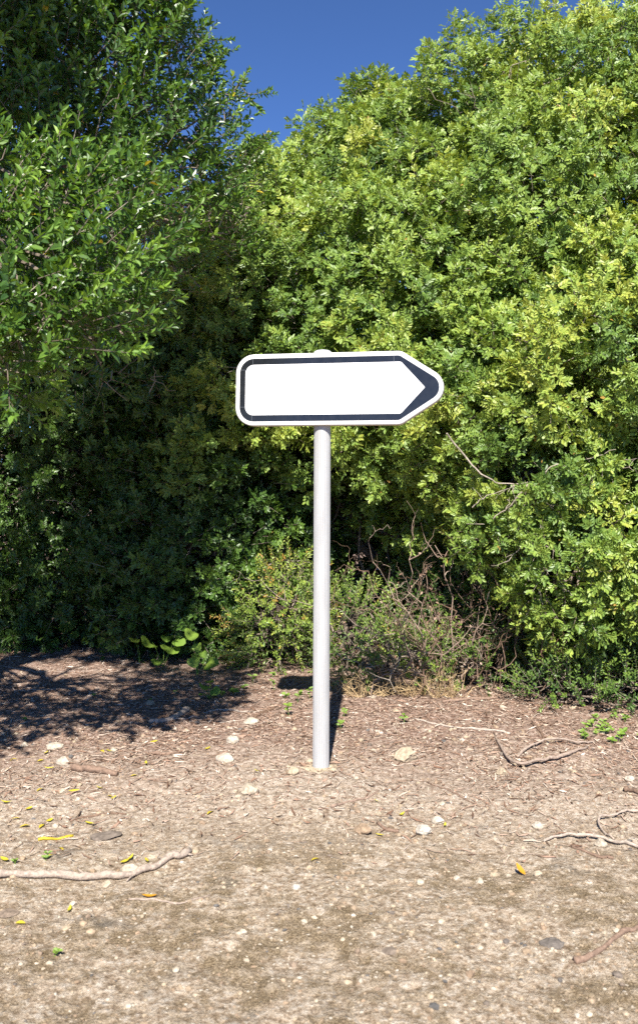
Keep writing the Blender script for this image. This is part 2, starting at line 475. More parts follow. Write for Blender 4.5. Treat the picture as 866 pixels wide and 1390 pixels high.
def limbs(thing, base, lobes, clumps, idx, mat, stems=3, r0=0.045, twig=0.006, tint=0.4, sides=6, frac=1.0, name='branch'):
    """stems from the foot of the plant, one branch mesh per lobe with the twigs that carry its puffs"""
    base = np.array([base[0], base[1], 0.0])
    tr = MB()
    for li, (c, rad) in enumerate(lobes):
        c = np.array(c, float)
        for s in range(stems if li == 0 else max(1, stems - 1)):
            a = base + np.array([rng.uniform(-.25, .25), rng.uniform(-.2, .2), -0.04])
            b = c + rng.uniform(-.35, .35, 3) * np.array(rad)
            tube(tr, wiggle(a, b, 9, 0.10), np.linspace(r0, r0 * 0.42, 9) * rng.uniform(0.7, 1.1), sides, 0, tint)
        br = MB(); k = 0
        for ci in np.nonzero(idx == li)[0]:
            if rng.random() > frac: continue
            t = rng.uniform(0.15, 0.6)
            a = c + (clumps[ci] - c) * t * np.array([1, 1, 0.8]) + rng.normal(0, 0.06, 3)
            tube(br, wiggle(a, clumps[ci], 6, 0.14), np.linspace(twig * 1.7, twig * 0.5, 6), 4, 0, tint + rng.uniform(-.2, .3)); k += 1
            a2 = c + rng.uniform(-.2, .2, 3) * np.array(rad)
            tube(br, wiggle(a2, a, 5, 0.12), np.linspace(twig * 2.4, twig * 1.7, 5), 4, 0, tint)
        if k: br.build(name, mat, thing)
    tr.build('trunk', mat, thing, smooth=True)


def bare_twigs(thing, pts, nrm, mat, L=(0.2, 0.5), r=0.004, tint=(0.5, 1.0), name='twig'):
    """crooked leafless twigs showing on the outside of the foliage"""
    for p, n in zip(pts, nrm):
        mb = MB()
        side = norm(np.cross(n, [0, 0, 1.0]) * rng.choice([-1, 1]) + 0.7 * rng.normal(size=3) + 0.2 * n)
        ln = rng.uniform(*L); q = p + side * ln + n * rng.uniform(-.05, .1)
        line = wiggle(p, q, 7, 0.18); tn = rng.uniform(*tint)
        tube(mb, line, np.linspace(r, r * 0.4, 7), 4, 0, tn)
        for k in range(rng.integers(1, 4)):
            s = line[rng.integers(2, 6)]
            tube(mb, wiggle(s, s + norm(side + 0.8 * rng.normal(size=3)) * ln * rng.uniform(.25, .5), 5, 0.18), np.linspace(r * .6, r * .3, 5), 4, 0, tn)
        mb.build(name, mat, thing)


def leafy(name, base, lobes, label, cat, leafset, leafmat, spacing, r, count, scale, tint, seed, group=None,
          inner=(0.78,), back=0.35, stems=3, r0=0.045, twigs=0, keep=None, tint_sd=0.12, lift=0.35, inner_count=None, jitter=0.10, yellow=0.0):
    th = empty(name, (base[0], base[1], float(gz(base[0], base[1]))), label, cat, group)
    rr = np.random.default_rng(seed + 5)

    def kp(p, u):
        tocam = norm(np.array([0, 0, HC]) - p)
        f = (u * tocam).sum(1)
        ok = (f > -0.25) | ((u[:, 2] > 0.35) & (p[:, 2] > 1.0)) | (rr.random(len(p)) < back)
        return ok & keep(p, u) if keep else ok
    c, n, ix = shell_points(lobes, spacing, 9000, jitter, None, kp, seed)
    mb = MB()
    rad = r * rng.uniform(0.7, 1.25, len(c))
    pos, d, up = clump_sprigs(c, n, rad, count, lift)
    tn = np.repeat(rng.normal(tint, tint_sd, len(c)), count) + rng.normal(0, 0.07, len(pos))
    put_sprigs(mb, leafset, pos, d, up, scale * rng.uniform(0.8, 1.2, len(pos)), tn, 1, yellow)
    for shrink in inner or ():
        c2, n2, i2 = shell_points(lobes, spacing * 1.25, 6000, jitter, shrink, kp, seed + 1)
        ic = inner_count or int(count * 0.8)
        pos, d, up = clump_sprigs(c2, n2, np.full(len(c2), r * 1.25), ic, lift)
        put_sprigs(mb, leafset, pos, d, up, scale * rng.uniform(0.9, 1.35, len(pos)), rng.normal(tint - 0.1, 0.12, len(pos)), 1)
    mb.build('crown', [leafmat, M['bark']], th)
    limbs(th, base, lobes, c - n * r * 0.5, ix, M['bark'], stems, r0)
    if twigs:
        s = rng.choice(len(c), min(twigs, len(c)), replace=False)
        bare_twigs(th, c[s] + n[s] * r * 0.55, n[s], M['bark'])
    return th


# ------------------------------------------------------------------ the big rounded shrub (right and behind the sign)
def keep_dome(p, u):
    # hollow mouth low down behind the post, bare stems inside
    px = CX + F * p[:, 0] / p[:, 1]
    return p[:, 2] > 1.45 - 0.95 * np.clip((p[:, 0] - 0.25) / 1.0, 0, 1) + 0.3 * vnoise(p[:, 0] * 3, p[:, 1] * 3, 4)


leafy('mastic_shrub', (1.5, 8.0), [((2.28, 8.3, 2.7), (2.2, 2.1, 2.37)), ((-0.16, 8.0, 2.25), (1.15, 1.5, 1.66)), ((-0.75, 7.5, 2.75), (0.5, 0.6, 0.75)), ((0.75, 7.5, 2.3), (1.2, 1.3, 1.35)), ((0.52, 8.1, 3.4), (0.72, 0.9, 1.18))],
      'huge rounded shrub with lime green leaflets rising behind the arrow sign', 'shrub',
      MASTIC, M['mastic_leaf'], 0.27, 0.20, 20, 1.12, 0.58, 3, None, twigs=60, keep=keep_dome, back=0.12, stems=5, r0=0.05, inner=(0.82, 0.64), jitter=0.12, yellow=0.002, tint_sd=0.15)

near_shrub = leafy('mastic_shrub', (1.9, 7.0), [((1.95, 6.85, 1.85), (1.0, 1.3, 1.2)), ((1.22, 6.75, 1.98), (0.62, 0.9, 0.6)), ((1.45, 6.3, 1.38), (0.48, 0.6, 0.66)), ((2.4, 6.6, 1.35), (0.85, 1.0, 1.1)), ((2.2, 5.95, 0.95), (0.6, 0.5, 0.55)), ((1.62, 5.95, 0.88), (0.34, 0.4, 0.38))],
      'nearer shrub with drooping boughs and pale twigs overhanging the dead brush', 'shrub',
      MASTIC, M['mastic_leaf'], 0.23, 0.175, 18, 1.06, 0.58, 4, None, jitter=0.17, yellow=0.002, tint_sd=0.15, twigs=90, back=0.2, stems=3, r0=0.04, lift=0.1)

# pale forked boughs showing through its face
for Y, r0, pts in [(5.62, .008, [(606, 588), (632, 622), (660, 648), (684, 657), (716, 655)]), (5.6, .007, [(716, 656), (700, 678), (684, 692), (668, 704)]),
                   (5.6, .006, [(722, 655), (734, 676), (748, 690)]), (5.66, .006, [(728, 690), (736, 730), (733, 775), (730, 805)]),
                   (5.6, .005, [(748, 764), (760, 790), (776, 808)]), (5.7, .006, [(700, 712), (712, 735), (690, 760)]), (5.62, .005, [(738, 640), (760, 628), (800, 622), (836, 610)]),
                   (5.7, .006, [(826, 625), (832, 660), (826, 690)]), (5.75, .005, [(760, 805), (766, 840), (772, 868)]), (5.6, .005, [(640, 690), (655, 676), (690, 664)]),
                   (7.0, .006, [(690, 130), (720, 120), (770, 100), (800, 60)]), (7.0, .005, [(725, 112), (740, 170), (760, 185)]), (6.4, .005, [(640, 560), (690, 545), (740, 520), (770, 470)])]:
    q = np.array([P(px, row, Y + rng.uniform(-.04, .04)) for px, row in pts]); q = smooth_line(q, 4); q += rng.normal(0, .004, q.shape)
    mb = MB(); r0 *= 0.72; tube(mb, q, np.linspace(r0, r0 * .55, len(q)), 6, 0, rng.uniform(.75, 1.0))
    for k in range(3):
        a = q[rng.integers(2, len(q))]
        tube(mb, wiggle(a, a + np.array([rng.normal(0, .09), rng.uniform(-.02, .08), rng.normal(-.03, .09)]), 5, .15), np.linspace(r0 * .5, r0 * .25, 5), 4, 0, .85)
    mb.build('bough', M['bark'], near_shrub)

# ------------------------------------------------------------------ shaded shrub mass on the left, below the tree
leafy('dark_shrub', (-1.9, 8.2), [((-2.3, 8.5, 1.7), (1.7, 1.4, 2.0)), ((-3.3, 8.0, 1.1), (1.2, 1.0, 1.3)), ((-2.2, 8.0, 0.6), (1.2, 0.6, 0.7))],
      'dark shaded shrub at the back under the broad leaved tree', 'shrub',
      MASTIC, M['shade_dark_leaf'], 0.26, 0.22, 15, 1.0, 0.42, 6, None, back=0.25, inner=(0.82, 0.6), twigs=40)
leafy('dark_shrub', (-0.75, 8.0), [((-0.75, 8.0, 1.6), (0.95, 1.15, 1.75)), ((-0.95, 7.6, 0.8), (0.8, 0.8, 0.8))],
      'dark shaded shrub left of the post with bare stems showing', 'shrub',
      MASTIC, M['shade_dark_leaf'], 0.24, 0.21, 14, 1.0, 0.45, 7, None, back=0.25, twigs=40, inner=(0.8, 0.6))

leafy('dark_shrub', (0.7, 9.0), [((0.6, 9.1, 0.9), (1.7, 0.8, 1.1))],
      'dark filler foliage added to darken the back of the hollow behind the post', 'shrub',
      MASTIC, M['shade_dark_leaf'], 0.28, 0.24, 12, 1.1, 0.40, 17, None, back=0.1)  # added filler that blocks bright sky and ground so the hollow stays dark

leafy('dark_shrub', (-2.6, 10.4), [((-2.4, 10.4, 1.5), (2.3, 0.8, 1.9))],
      'dark filler shrub added at the very back to close gaps in the left hand shaded shrubs', 'shrub',
      MASTIC, M['shade_dark_leaf'], 0.34, 0.28, 15, 1.3, 0.40, 23, None, inner=(), back=0.1)  # added backing, keeps sunlit ground from showing through the left gaps

# ------------------------------------------------------------------ small plants at the foot of the hedge
leafy('leafy_bush', (-0.33, 6.95), [((-0.30, 6.95, 0.34), (0.30, 0.32, 0.38))],
      'small bright green bush at ground level just left of the post', 'bush',
      SMALL, M['mastic_leaf'], 0.12, 0.10, 9, 0.85, 0.72, 8, None, inner=(0.7,), back=0.5, r0=0.014, stems=4)
leafy('leafy_bush', (0.40, 6.75), [((0.24, 6.8, 0.27), (0.27, 0.3, 0.27)), ((0.46, 6.4, 0.14), (0.30, 0.24, 0.18)), ((0.72, 6.35, 0.12), (0.25, 0.2, 0.15))],
      'low scruffy green bush just right of the post beside the dead brush', 'bush',
      SMALL, M['mastic_leaf'], 0.14, 0.11, 7, 0.8, 0.50, 9, None, inner=(0.7,), back=0.5, r0=0.012, stems=4, twigs=12)
leafy('leafy_bush', (1.55, 5.85), [((1.75, 5.9, 0.06), (0.45, 0.28, 0.16)), ((2.15, 5.75, 0.1), (0.5, 0.32, 0.22))],
      'low spreading green bush at the right edge under the drooping boughs', 'bush',
      SMALL, M['mastic_leaf'], 0.11, 0.08, 8, 0.85, 0.3, 10, None, inner=(0.7,), back=0.5, r0=0.010, stems=4)  # low tint puts the shade under the boughs into the leaf colour
leafy('leafy_bush', (0.98, 6.3), [((1.02, 6.3, 0.16), (0.17, 0.16, 0.2))],
      'little dark green bush growing out of the dead brush', 'bush',
      SMALL, M['mastic_leaf'], 0.11, 0.09, 8, 0.8, 0.3, 12, None, inner=(), back=0.5, r0=0.008, stems=3)

leafy('dark_shrub', (1.25, 7.0), [((1.2, 7.0, 0.40), (0.55, 0.35, 0.42)), ((1.75, 6.6, 0.4), (0.45, 0.4, 0.42))],
      'low dark leafy shrub in the shade behind the dead brush', 'shrub',
      SMALL, M['shade_dark_leaf'], 0.14, 0.11, 9, 1.0, 0.40, 18, None, inner=(0.7,), back=0.2, r0=0.012, stems=3)

# ------------------------------------------------------------------ the broad leaved tree on the left
tree = empty('broadleaf_tree', (-2.9, 4.9, 0), 'broad leaved evergreen tree with glossy leaves overhanging from the left edge', 'tree')
boughs = []      # (px, row, depth, puff radius, leaf scale)
spec = [
    # sunlit front boughs
    (20, 300, 3.9, .26), (90, 290, 3.9, .26), (150, 290, 4.0, .17), (40, 370, 3.7, .24), (110, 360, 3.7, .24), (160, 360, 3.9, .16),
    (10, 440, 3.6, .22), (80, 430, 3.6, .22), (140, 430, 3.7, .17), (15, 510, 4.0, .15), (-40, 480, 3.6, .25),
    (-40, 360, 3.7, .3), (-40, 270, 3.9, .3), (185, 320, 4.2, .17),
    # shaded upper part
    (20, 40, 4.9, .38), (100, 30, 5.0, .38), (180, 30, 5.2, .32), (30, 130, 4.8, .36), (110, 120, 4.9, .36), (190, 110, 5.1, .32),
    (30, 210, 4.6, .34), (110, 210, 4.7, .34), (190, 200, 5.0, .30), (60, -50, 4.9, .4), (150, -50, 5.1, .4), (20, -130, 4.9, .42), (120, -130, 5.1, .42),
    (-60, 60, 4.6, .4), (-60, 160, 4.5, .4),
    # right flank, smaller leaves, further away
    (225, 60, 5.8, .22), (240, 115, 5.9, .24), (265, 140, 5.9, .19), (215, 10, 5.7, .24), (245, 190, 6.0, .26), (290, 200, 6.0, .20),
    (300, 160, 5.9, .12), (325, 205, 6.1, .13), (230, 260, 5.9, .26), (290, 265, 6.0, .22), (335, 255, 6.2, .15), (250, 330, 6.0, .20), (215, 340, 5.6, .18),
    (305, 325, 6.1, .16), (265, 60, 5.9, .09), (278, 112, 5.9, .08), (246, 15, 5.8, .10),
    (255, 240, 5.3, .17), (235, 300, 5.2, .19), (212, 255, 5.0, .19), (285, 300, 5.5, .14), (228, 180, 5.3, .20), (250, 375, 5.8, .15), (300, 250, 5.6, .12), (320, 290, 5.8, .11), (268, 190, 5.5, .14),
    # shaded lower left, hanging behind
    (60, 60, 5.8, .46), (150, 70, 5.8, .40), (60, 190, 5.8, .45), (150, 190, 5.9, .40), (60, 330, 5.6, .40), (130, 400, 5.6, .34), 
    (140, 500, 5.8, .26),
]
for px, row, Y, r in spec: boughs.append((P(px, row, Y), r))
# the part of the crown that reaches over the viewer's left shoulder, above the frame
for q in [(-2.5, 3.4, 4.2), (-1.7, 3.9, 5.0), (-1.65, 3.6, 4.8), (-1.6, 3.0, 4.95), (-2.0, 3.0, 5.1), (-1.6, 3.9, 5.3), (-2.0, 4.3, 5.4), (-1.7, 3.45, 4.35), (-1.95, 3.6, 4.45), (-1.5, 4.4, 5.2), (-1.95, 3.55, 4.75), (-1.65, 3.3, 4.9), (-1.5, 3.3, 4.35), (-1.75, 3.25, 4.3), (-2.15, 3.3, 4.25), (-1.55, 3.1, 4.6), (-1.95, 3.1, 4.6), (-2.0, 3.9, 2.0), (-2.3, 4.0, 2.2), (-2.2, 3.5, 2.3), (-1.75, 3.75, 1.95), (-2.0, 3.4, 1.8), (-2.5, 4.3, 1.9), (-2.4, 4.1, 4.9),           (-1.6, 4.7, 5.4), (-2.4, 4.9, 5.3),           (-3.0, 4.0, 3.6), (-3.1, 5.0, 3.4), (-2.8, 5.8, 3.8), (-2.0, 5.8, 4.5)]:
    boughs.append((np.array(q), rng.uniform(0.30, 0.42)))
crown = MB(); tips = []
hub = [np.array((-2.5, 4.6, 2.3)), np.array((-2.3, 5.3, 3.5)), np.array((-2.0, 4.2, 4.1)), np.array((-2.1, 3.6, 2.9)), np.array((-1.7, 5.6, 3.2))]
for c, r in boughs:
    near = c[1] < 4.45
    cnt = int((34 if near else 46) * (r / 0.25) ** 1.8) + 8
    if c[0] > -1.1 and c[1] > 4.8: cnt = int(cnt * 0.48)          # the right flank is airy
    elif c[1] > 5.4: cnt = int(cnt * 0.5)
    elif 3.0 < c[2] < 3.9: cnt = int(cnt * 0.8)
    elif c[2] >= 3.9: cnt = int(cnt * 1.35)
    h = hub[int(np.argmin([np.linalg.norm(c - q) for q in hub]))]
    N = norm((c - h) * np.array([1, 1, 0.6]) + np.array([0.0, -0.35, 0.45]))
    pos, d, up = clump_sprigs(c[None], N[None], [r], cnt, 0.55, 0.35)
    sc = (1.0 if near else 1.08) if c[1] < 5.55 else 0.82
    put_sprigs(crown, OLIVE, pos, d, up, sc * rng.uniform(0.8, 1.15, len(pos)), rng.normal(0.46 if c[1] < 5.55 else 0.6, 0.13) + rng.normal(0, 0.08, len(pos)), 1, 0.002)
    tips.append((c, h, r))
# single shoots that stick out against the sky
for px, row, Y, tx, ty in [(290, 125, 5.9, 345, 128), (255, 70, 5.9, 290, 55), (245, 30, 5.9, 268, -8), (320, 215, 6.0, 352, 190), (300, 240, 6.0, 345, 220),
                           (270, 100, 5.9, 300, 75), (300, 150, 5.9, 325, 112), (230, 20, 5.9, 262, -20), (250, 90, 5.9, 285, 88), (160, 260, 3.9, 185, 225), (50, 270, 3.8, 75, 232)]:
    a = P(px, row, Y); b = P(tx, ty, Y - 0.05)
    line = wiggle(a, b, 6, 0.08)
    tube(crown, line, np.linspace(.004, .0015, 6), 4, 1, 0.7)
    dd = norm(b - a)
    pp = line[[1, 2, 3, 4, 5, 5]]; m = len(pp)
    put_sprigs(crown, OLIVE, pp, norm(dd + 0.5 * rng.normal(size=(m, 3))), np.tile([0, -.5, 1.0], (m, 1)), rng.uniform(.6, .85, m), rng.normal(0.6, .1, m), 1)
crown.build('crown', [M['olive_leaf'], M['bark']], tree)
tr = MB()
root = np.array((-2.9, 4.9, -0.08))
tube(tr, smooth_line([root, (-2.85, 4.88, 0.6), (-2.75, 4.8, 1.3), (-2.55, 4.7, 2.1), (-2.4, 4.9, 2.9), (-2.3, 5.2, 3.5)], 6),
     np.linspace(0.13, 0.06, 31), 10, 0, 0.35)
tr.build('trunk', M['bark'], tree, smooth=True)
for h in hub:
    br = MB()
    tube(br, wiggle((-2.5, 4.75, 2.1), h + 0.01, 8, 0.08), np.linspace(0.05, 0.03, 8), 7, 0, 0.4)
    for c, h2, r in tips:
        if h2 is not h: continue
        mid = h + (c - h) * 0.55 + rng.normal(0, 0.08, 3)
        tube(br, wiggle(h, mid, 6, 0.10), np.linspace(.022, .010, 6), 5, 0, 0.45)
        tube(br, wiggle(mid, c, 6, 0.12), np.linspace(.010, .005, 6), 5, 0, 0.55)
        for k in range(6):
            tube(br, wiggle(c + rng.normal(0, .04, 3), c + norm(rng.normal(0, 1, 3)) * r * 0.95, 5, 0.15), np.linspace(.0045, .0018, 5), 4, 0, rng.uniform(.4, .9))
    br.build('branch', M['bark'], tree)

# a darker tree looks over the right edge
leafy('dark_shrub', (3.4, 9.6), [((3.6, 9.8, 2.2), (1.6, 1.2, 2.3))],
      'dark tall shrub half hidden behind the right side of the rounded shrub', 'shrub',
      MASTIC, M['shade_dark_leaf'], 0.34, 0.28, 12, 1.2, 0.4, 14, None, inner=(), back=0.2)

# ------------------------------------------------------------------ direction sign
sign = empty('direction_sign', (0.009, 4.55, float(gz(0.009, 4.55))), 'blank white arrow sign with dark border on a ribbed metal post', 'road sign')
# ribbed post: slight lean
BOT = np.array((0.009, 4.55, -0.12)); TOP = np.array((0.018, 4.545, 2.036))
mb = MB(); S = 120; zs = np.linspace(0, 1, 12)
a = np.arange(S) * 2 * math.pi / S
rr = 0.0400 + 0.0005 * np.where((np.arange(S) % 5) < 3, 1, -1)
ringv = []
for t in zs:
    c = BOT + (TOP - BOT) * t
    ringv.append(np.stack([c[0] + rr * np.cos(a), c[1] + rr * np.sin(a), np.full(S, c[2])], -1))
i = np.arange(len(zs) - 1)[:, None] * S; j = np.arange(S)[None]; k = (j + 1) % S
mb.add(np.concatenate(ringv), np.stack([i + j, i + k, i + S + k, i + S + j], -1).reshape(-1, 4))
mb.build('post', M['alu'], sign)
# domed cap
mb = MB(); S = 40; a = np.arange(S) * 2 * math.pi / S
prof = [(0.0425, -0.03), (0.0435, 0.0), (0.043, 0.004), (0.038, 0.009), (0.026, 0.0135), (0.010, 0.016), (0.0, 0.0165)]
v = np.concatenate([np.stack([TOP[0] + r * np.cos(a), TOP[1] + r * np.sin(a), np.full(S, TOP[2] + z)], -1) for r, z in prof])
i = np.arange(len(prof) - 1)[:, None] * S; j = np.arange(S)[None]; k = (j + 1) % S
mb.add(v, np.stack([i + j, i + k, i + S + k, i + S + j], -1).reshape(-1, 4))
mb.build('post_cap', M['cap'], sign, smooth=True)

YAW, PITCH = -0.2073, -0.0543
XL, W1, HH, NOSE, Z0 = -0.434, 0.8146, 0.3526, 0.2012, 1.857
cy, sy, cp, sp = math.cos(YAW), math.sin(YAW), math.cos(PITCH), math.sin(PITCH)
RS = np.array([[cy, -sy, 0], [sy, cy, 0], [0, 0, 1]]) @ np.array([[1, 0, 0], [0, cp, -sp], [0, sp, cp]])
OS = np.array([0.015, 4.49, Z0])


def to_world(p): return np.asarray(p, float) @ RS.T + OS


def rounded(poly, radii, seg=10):
    """round the corners of a closed polygon given anticlockwise in (x, z)"""
    out = []; n = len(poly); poly = np.asarray(poly, float)
    for i in range(n):
        p, a, b = poly[i], poly[i - 1], poly[(i + 1) % n]
        r = radii[i]
        if r <= 0: out.append(p); continue
        u = (a - p) / np.linalg.norm(a - p); w = (b - p) / np.linalg.norm(b - p)
        ang = math.acos(np.clip(u @ w, -1, 1)); t = r / math.tan(ang / 2)
        c = p + (u + w) / np.linalg.norm(u + w) * r / math.sin(ang / 2)
        s0 = p + u * t - c; s1 = p + w * t - c
        a0 = math.atan2(s0[1], s0[0]); da = (math.atan2(s1[1], s1[0]) - a0 + math.pi) % (2 * math.pi) - math.pi
        for q in range(seg + 1):
            th = a0 + da * q / seg; out.append(c + r * np.array([math.cos(th), math.sin(th)]))
    return np.array(out)


def inset_poly(d):
    """the outline moved inwards by d"""
    x0, x1, xn, h = XL, XL + W1, XL + W1 + NOSE, HH / 2
    h2 = h - d
    # sloped edge from (x1,h) to the virtual nose point
    L = math.hypot(NV, h); nx, nz = h / L, NV / L        # outward normal of upper slope
    # line: nx*(x-x1)+nz*(z-h) = -d
    xt = x1 + (-d - nz * (h2 - h)) / nx; xv = x1 + (-d - nz * (0 - h)) / nx
    return [(x0 + d, -h2), (xt, -h2), (xv, 0), (xt, h2), (x0 + d, h2)]


RN = 0.085
# the nose is rounded: find the virtual point whose rounded tip reaches the measured nose
NV = NOSE
for _ in range(60):
    half = math.atan2(HH / 2, NV); NV = NOSE + RN / math.sin(half) - RN
R_OUT = [0.092, 0.055, RN, 0.055, 0.092]


def ring_mesh(mb, loops, closed=True, mat=0):
    n = len(loops[0]); v = np.concatenate(loops)
    i = np.arange(len(loops) - 1)[:, None] * n; j = np.arange(n)[None]; k = (j + 1) % n
    mb.add(v, np.stack([i + j, i + k, i + n + k, i + n + j], -1).reshape(-1, 4), None, mat)


def loop3(d, y, rsub=0.0):
    o = rounded(inset_poly(d), [max(r - d, 0.004) for r in R_OUT])
    return to_world(np.stack([o[:, 0], np.full(len(o), y), o[:, 1]], -1))


def fill(mb, loop, mat=0, flip=False):
    n = len(loop); c = loop.mean(0)
    j = np.arange(n); k = (j + 1) % n
    t = np.stack([np.full(n, n), j, k], -1)
    mb.add(np.concatenate([loop, c[None]]), None, t[:, ::-1] if flip else t, mat)


panel = MB()
ring_mesh(panel, [loop3(0.006, 0.0), loop3(0.003, 0.0015), loop3(0.0008, 0.004), loop3(0.0, 0.008)])
fill(panel, loop3(0.006, 0.0), 0)
ring_mesh(panel, [loop3(0.0, 0.008), loop3(0.0, 0.044), loop3(0.004, 0.048)], mat=1)
ring_mesh(panel, [loop3(0.004, 0.048), loop3(0.030, 0.048), loop3(0.030, 0.012)], mat=1)
fill(panel, loop3(0.030, 0.012), 1, True)
panel_o = panel.build('sign_panel', [M['white'], M['lip']], sign)

# dark border: outer edge parallel to the rim, inner edge is a long pentagon with a sharp tip
outer = rounded(inset_poly(0.0225), [0.07, 0.035, 0.060, 0.035, 0.07])
PX = 1 / 0.2775 / 1000.0
xi0, hi = XL + 0.0505, HH / 2 - 0.0520
xit = XL + W1 + 0.000; xin = XL + W1 + NOSE - 0.087
inner = rounded([(xi0, -hi), (xit, -hi), (xin, 0), (xit, hi), (xi0, hi)], [0.042, 0.02, 0.003, 0.02, 0.042])
def l3(o, y): return to_world(np.stack([o[:, 0], np.full(len(o), y), o[:, 1]], -1))
bd = MB()
ring_mesh(bd, [l3(outer, -0.0004), l3(outer, -0.0022), l3(inner, -0.0022), l3(inner, -0.0004)])
def seam(x0, x1, z0, z1):
    q = to_world([(x0, -0.0026, z0), (x1, -0.0026, z0), (x1, -0.0026, z1), (x0, -0.0026, z1)])
    bd.add(q, [[0, 1, 2, 3]], None, 1)
for zz in (0.098, -0.085): seam(XL + 0.024, XL + 0.049, zz, zz + 0.0018)
for xx in (XL + 0.086,):
    seam(xx, xx + 0.0018, HH / 2 - 0.051, HH / 2 - 0.024); seam(xx - 0.002, xx, -HH / 2 + 0.024, -HH / 2 + 0.051)
seam(XL + W1 - 0.035, XL + W1 - 0.033, HH / 2 - 0.051, HH / 2 - 0.024)
border = bd.build('border', [M['band'], M['seam']], sign)
fc = MB()
lf = l3(inner, -0.0012); fill(fc, lf)
fc.build('blank_face', M['face'], sign)
# clamps that hold the panel to the post
for zc in (1.765, 1.945):
    mb = MB(); c = BOT + (TOP - BOT) * ((zc - BOT[2]) / (TOP[2] - BOT[2]))
    S = 28; a = np.arange(S) * 2 * math.pi / S
    lo = []
    for r, z in ((0.0415, -.016), (0.0455, -.016), (0.0455, .016), (0.0415, .016)):
        lo.append(np.stack([c[0] + r * np.cos(a), c[1] + r * np.sin(a), np.full(S, zc + z)], -1))
    ring_mesh(mb, lo)
    mb.build('clamp', M['alu'], sign)

# yellowish mortar crumbled round the foot of the post
mb = MB(); nr, na = 9, 46; base = G(436, 1046)
vv = []
for ir in range(nr):
    t = ir / (nr - 1)
    for ia in range(na):
        an = ia * 2 * math.pi / na
        R = (0.038 + (0.075 + 0.035 * vnoise(math.cos(an) * 2 + 5, math.sin(an) * 2, 8)) * t)
        x = BOT[0] + R * math.cos(an) * 1.15; y = 4.55 + R * math.sin(an)
        z = float(gz(x, y)) + 0.007 * (1 - t) ** 1.4 - 0.012 * t ** 2 + 0.011 * (1 - t * .6) * float(vnoise(x * 55, y * 55, 9))
        vv.append((x, y, z))
i = np.arange(nr - 1)[:, None] * na; j = np.arange(na)[None]; k = (j + 1) % na
mb.add(vv, np.stack([i + j, i + k, i + na + k, i + na + j], -1).reshape(-1, 4), None, 0, rng.uniform(0.2, 1, nr * na))
mb.build('mortar_footing', M['mortar'], sign)

# ------------------------------------------------------------------ loose cover that nobody could count
def litter(n, zone, name, label, mat, lmin, lmax, wmin, wmax, tmean, tsd, lift=0.006):
    x, y = zone(n); n = len(x)
    an = rng.uniform(0, math.pi * 2, n); L = lmin + (lmax - lmin) * rng.random(n) ** 2.2; W = wmin + (wmax - wmin) * rng.random(n) ** 2
    dx, dy = np.cos(an), np.sin(an); nx, ny = -dy, dx
    bend = rng.normal(0, 0.18, n) * L
    rows = []
    for t in (-0.5, 0.0, 0.5):
        cx = x + dx * L * t + nx * bend * (0.25 - t * t); cy_ = y + dy * L * t + ny * bend * (0.25 - t * t)
        zz = gz(cx, cy_) + lift * rng.uniform(0.2, 1.0, n) + 0.006 * rng.random(n) * (t + .5)
        w = W * (1.0 if t == 0 else 0.55); tl = rng.normal(0, 0.5, n) * w
        rows.append(np.stack([cx + nx * w / 2, cy_ + ny * w / 2, zz + tl / 2 + .001], -1)); rows.append(np.stack([cx - nx * w / 2, cy_ - ny * w / 2, zz - tl / 2 + .001], -1))
    v = np.stack(rows, 1).reshape(-1, 3)
    b = np.arange(n) * 6
    q = np.concatenate([np.stack([b, b + 1, b + 3, b + 2], -1), np.stack([b + 2, b + 3, b + 5, b + 4], -1)])
    mb = MB(); mb.add(v, q, None, 0, np.repeat(np.clip(rng.normal(tmean, tsd, n), 0, 1), 6))
    tag(mb.build(name, mat), label, None, None, 'stuff')


def zone_litter(n):
    x = rng.uniform(-3.0, 2.8, n); y = rng.uniform(3.5, 8.2, n)
    p = np.clip((y + 0.22 * np.abs(x) + 0.9 * (vnoise(x * 1.3, y * 1.3, 21)) - 3.7) / 1.5, 0.06, 1) * np.clip(0.75 + 1.3 * vnoise(x * 2.3, y * 2.3, 22) + 0.8 * vnoise(x * 6, y * 6, 23), 0.15, 1)
    k = rng.random(n) < p
    return x[k], y[k]


litter(90000, zone_litter, 'leaf_litter', 'shredded brown leaf and twig litter strewn before the shrubs', M['litter'], 0.008, 0.075, 0.0016, 0.0095, 0.58, 0.27)


def rock_template(seed, sub=2):
    import bmesh
    bm = bmesh.new(); bmesh.ops.create_icosphere(bm, subdivisions=sub, radius=1.0)
    v = np.array([q.co[:] for q in bm.verts]); f = np.array([[q.index for q in p.verts] for p in bm.faces]); bm.free()
    r = np.random.default_rng(seed)
    for _ in range(9):                         # chip flat facets
        n = norm(r.normal(size=3)); d = v @ n; c = r.uniform(0.62, 0.92)
        v = v - np.maximum(d - c, 0)[:, None] * n
    v = v * np.array([1, r.uniform(.65, .95), r.uniform(.5, .75)])
    v += 0.03 * r.normal(size=v.shape)
    return v, f


